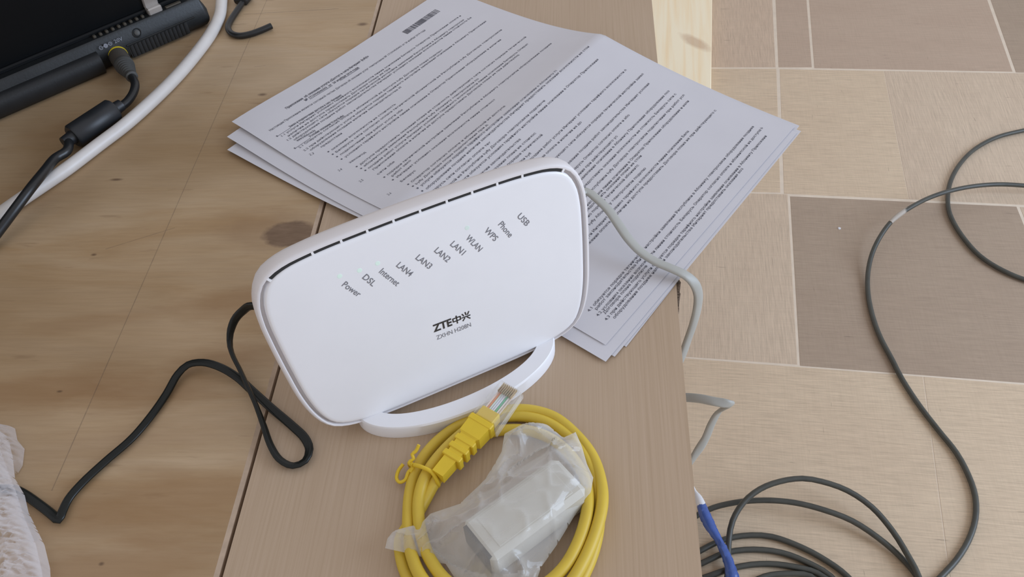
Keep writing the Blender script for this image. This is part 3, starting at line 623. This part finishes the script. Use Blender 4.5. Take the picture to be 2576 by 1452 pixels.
# charger lead: barrel plug, strain relief, cord, ferrite bead
cl_ = thing('charger_lead', 'black laptop charger lead with grey barrel plug and thick cylindrical bead', 'cable', at(240, 340))
pa, pb_ = lpnt(74, -.6, 8.2), at(331, 192, 8); pd = unit(pb_ - pa); L = np.linalg.norm(pb_ - pa)
mb = MB(); mb.lathe(pa, pd, [(0, 7.0), (1.3, 7.0)], 28); mb.build('plug_ring', YRING, cl_, smooth=40)
mb = MB(); mb.lathe(pa, pd, [(1.3, 6.7), (L * .42, 6.6), (L * .5, 6.2)], 28); mb.build('barrel_plug', GREYBAR, cl_, smooth=40)
pr = [(L * .42, 6.2), (L * .44, 6.9), (L * .52, 6.8)]
for i in range(6):
    x = L * (.55 + .065 * i); r = 6.5 - i * .45; pr += [(x, r), (x + L * .022, r), (x + L * .024, r - .8), (x + L * .06, r - .9)]
pr += [(L * .96, 4.2), (L * 1.03, 4.1), (L * 1.05, 2.6)]
mb = MB(); mb.lathe(pa, pd, pr, 28); mb.build('strain_relief', GREYRUB, cl_, smooth=50)
C = catmull(np.vstack([[pb_ - pd * 2], px((340, 212, 8), (336, 232, 7), (322, 254, 6.5), (303, 270, 7), (288, 282, 8))]), 2); mb = MB(); mb.tube(C, 2.9, 14); mb.build('cord', CORD, cl_, smooth=60)
ba, bb_ = at(287, 276, 9), at(183, 345, 9); bd = unit(bb_ - ba); BL = np.linalg.norm(bb_ - ba)
mb = MB(); mb.lathe(ba, bd, [(-6, 3.9), (-2, 4.2), (0, 4.6), (0, 7.0), (1.2, 8.1), (BL - 1.2, 8.1), (BL, 7.0), (BL, 4.6), (BL + 2, 4.2), (BL + 7, 3.8)], 32); mb.build('ferrite_bead', BEAD, cl_, smooth=45)
C = catmull(np.vstack([[bb_ + bd * 3], px((168, 380, 9.5), (140, 398, 10), (112, 431, 13), (78, 473, 15.5), (42, 521, 13), (0, 577, 8.5), (-50, 640, 4), (-120, 700, 3))]), 2.5); mb = MB(); mb.tube(C, 3.0, 14); mb.build('cord', CORD, cl_, smooth=60)

# thick white cable
C = catmull(px((585, -150, 4.3), (566, -60, 4.3), (558, 0, 4.3), (552, 42, 4.3), (531, 84, 4.3), (497, 131, 4.3), (447, 190, 4.3), (386, 251, 4.3), (316, 313, 4.3), (246, 366, 4.3), (168, 425, 4.3), (112, 463, 4.3), (42, 510, 4.3), (0, 540, 4.3), (-90, 602, 4.3), (-200, 690, 4.3)), 4)
mb = MB(); mb.tube(C, 4.3, 16); tag(mb.build('white_cable', WCAB, base=at(316, 313), smooth=60), 'thick off-white round cable curving across the plywood beside the laptop', 'cable')

# short black hooked wire
hk = thing('hooked_wire', 'short stiff black wire bent into a hook on the plywood', 'wire', at(590, 60))
C = catmull(px((618, -12, 4), (606, 12, 3), (594, 30, 2.6), (580, 52, 2.4), (574, 69, 2.4), (582, 84, 2.4), (603, 90, 2.4), (629, 86, 2.4), (655, 77, 2.6), (683, 65, 3)), 1.5); mb = MB(); mb.tube(C, 2.3, 12); mb.build('wire', CORD, hk, smooth=60)
a, b = at(600, -22, 4.4), at(624, 4, 4.4); mb = MB(); mb.bbox((a + b) / 2, unit(V(.9, -.3, 0)), unit(V(.3, .9, 0)), LZ, (-6, 6), (-7, 5), (-4.2, 3.5), 1.8); mb.build('moulded_end', CORD, hk, smooth=50)

# ================================================================== yellow network cable
yc = thing('network_cable', 'coiled yellow network cable with a clear connector, tied in a ring', 'cable', V(-13.5, 188, 0))
def cp(x, y, z): return (950 + x / 2.8917, 950 + y / 2.8917, z)
def turn(pts): return [cp(*p) for p in pts]
path = turn([(540, 610, 8), (480, 672, 6.5), (412, 770, 4.5), (352, 880, 3), (290, 990, 2.7), (215, 1090, 2.7), (165, 1180, 2.7), (172, 1310, 2.7), (225, 1460, 2.7), (370, 1640, 2.7), (620, 1790, 2.7), (900, 1830, 2.7), (1180, 1760, 2.7), (1400, 1590, 2.7), (1520, 1390, 2.7), (1590, 1180, 2.7), (1612, 980, 2.7), (1590, 780, 2.7), (1520, 600, 2.7), (1400, 440, 2.7), (1230, 325, 2.7), (1050, 283, 2.7), (880, 290, 2.7), (720, 308, 2.7), (590, 352, 2.9), (440, 460, 3), (335, 580, 3), (268, 710, 3), (232, 860, 3), (222, 1010, 3.5), (222, 1120, 5), (240, 1260, 7), (310, 1440, 7.8), (470, 1620, 7.8), (700, 1740, 7.8), (940, 1760, 7.8), (1180, 1690, 7.8), (1380, 1520, 7.8), (1500, 1330, 7.8), (1590, 1110, 7.6), (1635, 900, 6), (1620, 735, 4), (1560, 570, 2.7), (1450, 425, 2.7), (1290, 292, 2.7), (1120, 238, 2.7), (960, 236, 3.5), (820, 275, 5), (700, 345, 6.5), (590, 430, 7.5), (490, 525, 7.5), (395, 640, 7), (330, 760, 6), (298, 890, 5), (298, 1020, 5.5), (318, 1150, 7.6), (380, 1320, 8), (500, 1480, 8), (680, 1590, 8), (920, 1620, 8), (1150, 1550, 8), (1340, 1400, 8), (1455, 1210, 8), (1520, 1000, 7.5), (1528, 820, 5), (1490, 690, 3), (1400, 560, 2.7), (1250, 440, 2.7), (1080, 385, 2.7), (920, 382, 2.7), (800, 405, 2.7), (700, 450, 2.7), (600, 525, 2.7)])
C = catmull(px(*path), 2.0); mb = MB(); mb.tube(C, 2.65, 12); mb.build('coiled_cord', YEL, yc, smooth=60)
KA = unit(V(.636, .771, 0)); KR = V(KA[1], -KA[0], 0); KO = V(-33.6, 204.7, 0); KZ = 9.2
def kbox(name, mat, t, r, z, ch=.4, par=None, c=0.0):
    mb = MB(); mb.bbox(KO, KA, KR, V(0, 0, 1), t, r, (KZ + z[0], KZ + z[1]), ch); return mb.build(name, mat, par or yc)
mb = MB(); mb.rings([[KO + KA * t + KR * x * w_ + V(0, 0, KZ + zz * h_) for x, zz in ((-1, -1), (1, -1), (1, 1), (-1, 1))] for t, w_, h_ in ((-9, 2.9, 2.9), (0, 3.2, 3.0), (13, 4.2, 3.3), (14, 5.4, 3.8), (24, 5.9, 3.9))])
boot = mb.build('boot', YEL2, yc)
for t, w_ in ((0, 4.9), (4.6, 5.0), (9.2, 5.3)): kbox('boot_rib', YEL2, (t, t + 2.9), (-w_, w_), (-3.6, 3.6), .4, boot)
kbox('boot_shoulder', YEL2, (20.6, 24), (-6.4, 6.4), (-4.1, 4.1), .5, boot)
kbox('boot_nose', YEL2, (24, 30.5), (-4.8, 4.8), (-3.1, 3.1), .5, boot)
pg = kbox('clear_plug', CLEAR, (24.2, 46), (-5.85, 5.85), (-3.9, 3.9), .5)
for i in range(8):
    x = -3.6 + i * 1.03; mb = MB(); mb.cyl(KO + KA * 30.3 + KR * x + V(0, 0, KZ + 1.4), KO + KA * 43.5 + KR * x + V(0, 0, KZ + 1.9), .47, n=8); mb.build('wire', WIRES[i], pg)
    mb = MB(); mb.box(KO, KA, KR, V(0, 0, 1), (40.2, 45.4), (x - .14, x + .14), (KZ + 2.2, KZ + 3.8)); mb.build('contact', GOLD, pg)
mb = MB(); mb.hexa([KO + KA * t + KR * x + V(0, 0, KZ + z) for z in (-1.5, 1.5) for t, x in ((46, 5.7), (46, 6.6), (22, 9.0), (22, 8.2))]); mb.build('latch', CLEAR, pg)
# twist tie
tie = [(268, 636, 8.5), (330, 655, 10.8), (395, 690, 10.5), (440, 770, 6), (430, 790, 1), (330, 720, .6), (240, 650, .8), (232, 622, 5), (262, 640, 8)]
yt = MB(); yt.tube(catmull(px(*turn(tie)), 1), .95, 8); tie_o = yt.build('twist_tie', YEL2, yc, smooth=60)
for k, pts in enumerate(([(250, 660, 5), (222, 690, 5), (200, 745, 4), (160, 762, 3), (138, 735, 3), (150, 680, 4), (186, 630, 5)], [(238, 690, 5), (255, 650, 6), (228, 618, 7), (262, 590, 8), (250, 560, 9), (278, 535, 10), (300, 490, 12)])):
    yt = MB(); yt.tube(catmull(px(*turn(pts)), .8), .8, 8); yt.build('tie_end', YEL2, tie_o, smooth=60)

# ================================================================== line splitter in its clear bag
BA = unit(V(41.5, 27.5, 0)); BR_ = V(BA[1], -BA[0], 0); BO = V(-29.6, 171.3, 0) - V(0, 0, 0)
sp = thing('line_splitter', 'small pale plastic splitter box with dark socket end inside the clear bag', 'splitter', BO + BA * 25 + BR_ * 11)
mb = MB(); mb.bbox(BO, BA, BR_, V(0, 0, 1), (0, 50), (0, 22), (.8, 17), 2.4); sb = mb.build('case', BOXM, sp)
mb = MB(); mb.box(BO, BA, BR_, V(0, 0, 1), (-.25, 6), (2.2, 19.8), (2.2, 16)); mb.build('socket', JACK, sb)
mb = MB(); mb.bbox(BO, BA, BR_, V(0, 0, 1), (6, 44), (3, 19), (16.6, 17.3), .2); mb.build('lid_plate', BOXM, sb)
poly = [(925, 430), (1060, 358), (1170, 352), (1245, 372), (1350, 460), (1440, 418), (1485, 520), (1522, 650), (1568, 750), (1550, 870), (1440, 1015), (1310, 1230), (1190, 1400), (1150, 1520), (900, 1580), (700, 1560), (560, 1470), (500, 1375), (420, 1362), (290, 1312), (62, 1262), (78, 1190), (130, 1132), (320, 1082), (390, 1010), (600, 940), (780, 770), (860, 640), (905, 560)]
def inpoly(p, Q):
    c = False; n = len(Q)
    for i in range(n):
        (x1, y1), (x2, y2) = Q[i], Q[i - 1]
        if (y1 > p[1]) != (y2 > p[1]) and p[0] < (x2 - x1) * (p[1] - y1) / (y2 - y1 + 1e-12) + x1: c = not c
    return c
def vnoise(x, y, s, seed):
    r = np.random.default_rng(seed); G = r.random((64, 64)); x = np.asarray(x) / s + 20; y = np.asarray(y) / s + 20
    i = np.floor(x).astype(int); j = np.floor(y).astype(int); fx = x - i; fy = y - j; fx = fx * fx * (3 - 2 * fx); fy = fy * fy * (3 - 2 * fy)
    g = lambda a, b: G[a % 64, b % 64]
    return (g(i, j) * (1 - fx) + g(i + 1, j) * fx) * (1 - fy) + (g(i, j + 1) * (1 - fx) + g(i + 1, j + 1) * fx) * fy
def ridged(x, y, s, seed): return 1 - np.abs(2 * vnoise(x, y, s, seed) - 1)
P2d = np.array([at(*cp(x, y, 5))[:2] for x, y in poly])
ctr = P2d.mean(0)
def film_h(x, y):
    q = np.stack([x - BO[0], y - BO[1]], -1); a = q @ BA[:2]; r = q @ BR_[:2]
    dx = np.maximum(np.maximum(-a, a - 50), 0); dy = np.maximum(np.maximum(-r, r - 22), 0); d = np.sqrt(dx * dx + dy * dy)
    h = 19.5 - d * 1.15
    cw = (ridged(a * .45 + 7, r + 3, 8, 3) ** 6) * 4.4 + (ridged(a * .8 + r * .6, r - a * .5, 11, 5) ** 8) * 4.2 + vnoise(x, y, 6, 9) * .8
    base = 8.6 + 2.6 * vnoise(x, y, 22, 4); k = np.clip(d / 6, 0, 1); k = k * k * (3 - 2 * k)
    m = np.clip(.5 + .5 * (h - base) / 4, 0, 1); sm = base * (1 - m) + h * m + 4 * m * (1 - m)      # smooth maximum
    g = sm + cw * (.30 + .7 * k)
    return g
def clean_grid(Q, step):       # grid clipped to a polygon, outline vertices moved onto it: points, distance inside, faces
    Q = np.asarray(Q); A_ = np.roll(Q, 1, 0); D = Q - A_; DD = (D * D).sum(1); ql = Q.tolist(); ids = {}; P = []; E = []
    for j, y in enumerate(np.arange(Q[:, 1].min() - step, Q[:, 1].max() + step, step)):
        for i, x in enumerate(np.arange(Q[:, 0].min() - step, Q[:, 0].max() + step, step)):
            p = np.array([x, y]); t = np.clip(((p - A_) * D).sum(1) / DD, 0, 1); N = A_ + t[:, None] * D; d = np.linalg.norm(p - N, axis=1); k = d.argmin()
            ins = inpoly((x, y), ql)
            if not ins and d[k] > step * .75: continue
            ids[(i, j)] = len(P)
            if ins and d[k] > step * .5: P.append(p); E.append(d[k])
            else: P.append(N[k]); E.append(0.0)
    fs = [tuple(ids[q] for q in ((i, j), (i + 1, j), (i + 1, j + 1), (i, j + 1))) for (i, j) in ids if all(q in ids for q in ((i + 1, j), (i + 1, j + 1), (i, j + 1)))]
    E = np.array(E); fs = [f for f in fs if max(E[list(f)]) > 0]
    return np.array(P), E, fs
PT, EE, fs = clean_grid(P2d, 1.0)
hh = film_h(PT[:, 0], PT[:, 1]); kk = np.minimum(1, EE / 7) ** .6; zm = 7.5
rr_ = np.hypot(PT[:, 0] + 13.5, PT[:, 1] - 188); lo = np.where(rr_ < 36, .5, 8.0); qa = (PT - BO[:2]) @ BA[:2]; qr = (PT - BO[:2]) @ BR_[:2]
lo = np.where((qa > -3) & (qa < 53) & (qr > -3) & (qr < 25), .35, lo); zt_ = zm + (hh - zm) * kk
topv = np.c_[PT, zt_]; botv = np.c_[PT, np.minimum(zm + (lo - zm) * kk, zt_ - .05)]
bagt = thing('clear_bag', 'crumpled transparent plastic bag holding the splitter inside the yellow coil', 'bag', V(-5, 180, 0))
mb = MB(); mb.add(topv, fs); mb.build('upper_film', FILM, bagt, smooth=179)
mb = MB(); mb.add(botv, [f[::-1] for f in fs]); mb.build('lower_film', FILM, bagt, smooth=60)

# ================================================================== bubble wrap
bw = thing('bubble_wrap', 'crumpled sheet of clear bubble wrap at the plywood\'s left edge', 'bubble wrap', at(20, 1350))
def wrap_layer(polypx, zt, seed, name, zamp, zo):
    Q = np.array([at(x, y, zo)[:2] for x, y in polypx]); PT, EE, fs = clean_grid(Q, .62)
    r = np.random.default_rng(seed)
    cen = np.array([(xx + (k % 2) * 1.9 + r.uniform(-.7, .7), yy + r.uniform(-.7, .7), r.uniform(.15, 1)) for k, yy in enumerate(np.arange(Q[:, 1].min() - 4, Q[:, 1].max() + 4, 3.3)) for xx in np.arange(Q[:, 0].min() - 4, Q[:, 0].max() + 4, 3.8)])
    z = []
    for (x, y), e in zip(PT, EE):
        k = min(1, e / 9) ** .55; dd = np.hypot(cen[:, 0] - x, (cen[:, 1] - y)); m = dd.argmin(); bub = max(0, 1 - (dd[m] / 2.0) ** 2) ** .6 * 2.5 * cen[m, 2] * min(1, e / 2)
        z.append(zo + k * (zt + zamp * (vnoise(x, y, 16, seed) - .5) + 2.4 * ridged(x, y, 12, seed + 1) ** 3 + 1.3 * ridged(x + y, y - x, 4, seed + 2) ** 4) + bub)
    mb = MB(); mb.add(np.c_[PT, z], fs); mb.build(name, WRAP, bw, smooth=60)
wrap_layer([(-150, 1060), (-60, 1062), (10, 1074), (38, 1078), (44, 1108), (62, 1130), (57, 1172), (46, 1190), (30, 1202), (-20, 1210), (-150, 1225)], 9, 21, 'back_fold', 5, .6)
wrap_layer([(-150, 1078), (-50, 1075), (0, 1084), (20, 1100), (32, 1150), (38, 1205), (62, 1246), (72, 1290), (92, 1330), (112, 1372), (126, 1430), (130, 1510), (120, 1560), (-150, 1560)], 15, 31, 'front_fold', 9, 5)
wrap_layer([(-150, 1118), (-50, 1115), (0, 1130), (22, 1190), (45, 1250), (60, 1300), (90, 1370), (106, 1440), (110, 1510), (100, 1560), (-150, 1560)], 7, 41, 'inner_fold', 5, 4.2)

# ================================================================== cables on the floor
fc = thing('floor_cable', 'dark olive round cable lying in large loops on the linoleum floor', 'cable', at(2200, 1300, Zf))
def fl_px(pts, z=4): return px(*[(p[0], p[1], Zf + (p[2] if len(p) > 2 else z)) for p in pts])
run = [(3300, 330), (3100, 316), (2850, 306), (2700, 310), (2640, 316), (2576, 328), (2509, 345), (2452.6, 375), (2414.8, 413), (2392, 454.7), (2384.5, 492.6), (2387, 530), (2400, 562), (2426, 601.6), (2464, 643), (2509.6, 673.6), (2576, 703), (2660, 722), (2760, 700), (2810, 620), (2770, 520), (2680, 478, 12), (2576, 467, 16), (2509, 464, 18), (2433.8, 471, 22), (2358, 490, 26), (2301, 516, 30), (2248, 552, 28), (2217.8, 590, 22), (2195, 635.7, 14), (2183.7, 685, 7), (2183.7, 738), (2195, 795), (2214, 848), (2244, 904.8), (2267, 950), (2311, 1018), (2360.5, 1082.5), (2406, 1139.5), (2436.5, 1196.6), (2453.6, 1250), (2453.6, 1307), (2436.5, 1360), (2406, 1409.5), (2368, 1451), (2300, 1520), (2200, 1590), (2060, 1610), (1900, 1580), (1830, 1500), (1832, 1430, 9), (1833.8, 1356, 14), (1843, 1310.6, 20), (1870, 1265, 26), (1911.8, 1230.8, 30), (1961, 1211.8, 32), (2018, 1204, 32), (2067.7, 1211.8, 30), (2132, 1234.6, 26), (2193, 1276, 20), (2246, 1337, 14), (2284, 1398, 12), (2311, 1451, 12), (2330, 1540, 9), (2280, 1640, 9), (2120, 1690), (1900, 1660), (1740, 1560), (1690, 1440), (1715, 1330), (1778.7, 1284, 8), (1847, 1265, 12), (1923, 1259, 16), (1999, 1265, 17), (2075, 1284, 16), (2143.7, 1310.6, 12), (2208, 1352.5, 8), (2261.6, 1398), (2303, 1445), (2340, 1530), (2260, 1700), (2000, 1760), (1760, 1650), (1690, 1500), (1715, 1420), (1767, 1383), (1828, 1356), (1889, 1346.8), (1942, 1350.6), (2003, 1371.5), (2064, 1402), (2132, 1451), (2180, 1520), (2160, 1620), (2000, 1680), (1800, 1620), (1690, 1520), (1700, 1450), (1767, 1417), (1828, 1390.5), (1896.6, 1383), (1965, 1390.5), (2026, 1413), (2090.5, 1451), (2130, 1510), (2110, 1590), (1960, 1640), (1800, 1590), (1720, 1520), (1740, 1470), (1790, 1447.5), (1866, 1424.7), (1934.6, 1419), (1999, 1426.6), (2056, 1442), (2100, 1480), (2060, 1540), (1960, 1560), (1870, 1510), (1890, 1470), (1923, 1451), (1980, 1443.7), (2040, 1450), (2080, 1490)]
C = catmull(fl_px(run, 4), 7); mb = MB(); mb.tube(C, 3.0, 10); mb.build('cable_run', COAX, fc, smooth=60)
C = catmull(fl_px([(2283, 526, 29.8), (2264, 539, 29.4), (2248, 552, 28.6), (2240, 560, 27.8)]), 2); mb = MB(); mb.tube(C, [2.9, 3.3, 3.4, 3.2, 2.9], 10); mb.build('scuffed_spot', SCUFF, fc, smooth=60)['label'] = 'pale scuffed spot on the cable'
tj = thing('taped_joint', 'cable joint wrapped in shiny blue tape with a white tip, beside the table', 'cable joint', at(1800, 1340, Zf))
C = catmull(px((1742, 1222, Zf + 20), (1751, 1242, Zf + 22), (1763, 1268, Zf + 24), (1770, 1285, Zf + 24)), 3); mb = MB(); mb.tube(C, [1.2, 1.6, 4.2, 4.8, 4.6], 12); mb.build('white_tip', WTIP, tj, smooth=60)
C = catmull(px((1764, 1270, Zf + 24), (1775, 1300, Zf + 24), (1790, 1330, Zf + 24), (1807, 1358, Zf + 24), (1822, 1388, Zf + 24), (1834, 1418, Zf + 24), (1842, 1452, Zf + 24), (1846, 1500, Zf + 22)), 2)
rad = np.interp(np.linspace(0, 1, 40), [0, .12, .22, .34, .42, .6, .75, .8, 1], [4.6, 5.8, 5.9, 4.4, 4.0, 4.9, 5.8, 6.6, 6.6]) + rng.uniform(-.35, .35, 40)
mb = MB(); mb.tube(C, rad, 12)
mb.v = [tuple(np.array(v) + rng.uniform(-.35, .35, 3)) for v in mb.v]; mb.build('blue_tape', BLUE, tj, smooth=35)
C = catmull(px((1845, 1490, Zf + 20), (1850, 1560, Zf + 14), (1880, 1640, Zf + 8)), 4); mb = MB(); mb.tube(C, 3, 10); mb.build('cable_tail', COAX, tj, smooth=60)
# crumb on the dark tile
c0 = at(2111, 575, Zf); mb = MB(); mb.lathe(c0 + V(0, 0, .05), V(0, 0, 1), [(0, 2.2), (.8, 2.0), (1.5, .8)], 7); tag(mb.build('plaster_crumb', WTIP, base=c0), 'tiny white crumb lying on the dark floor tile', 'crumb')
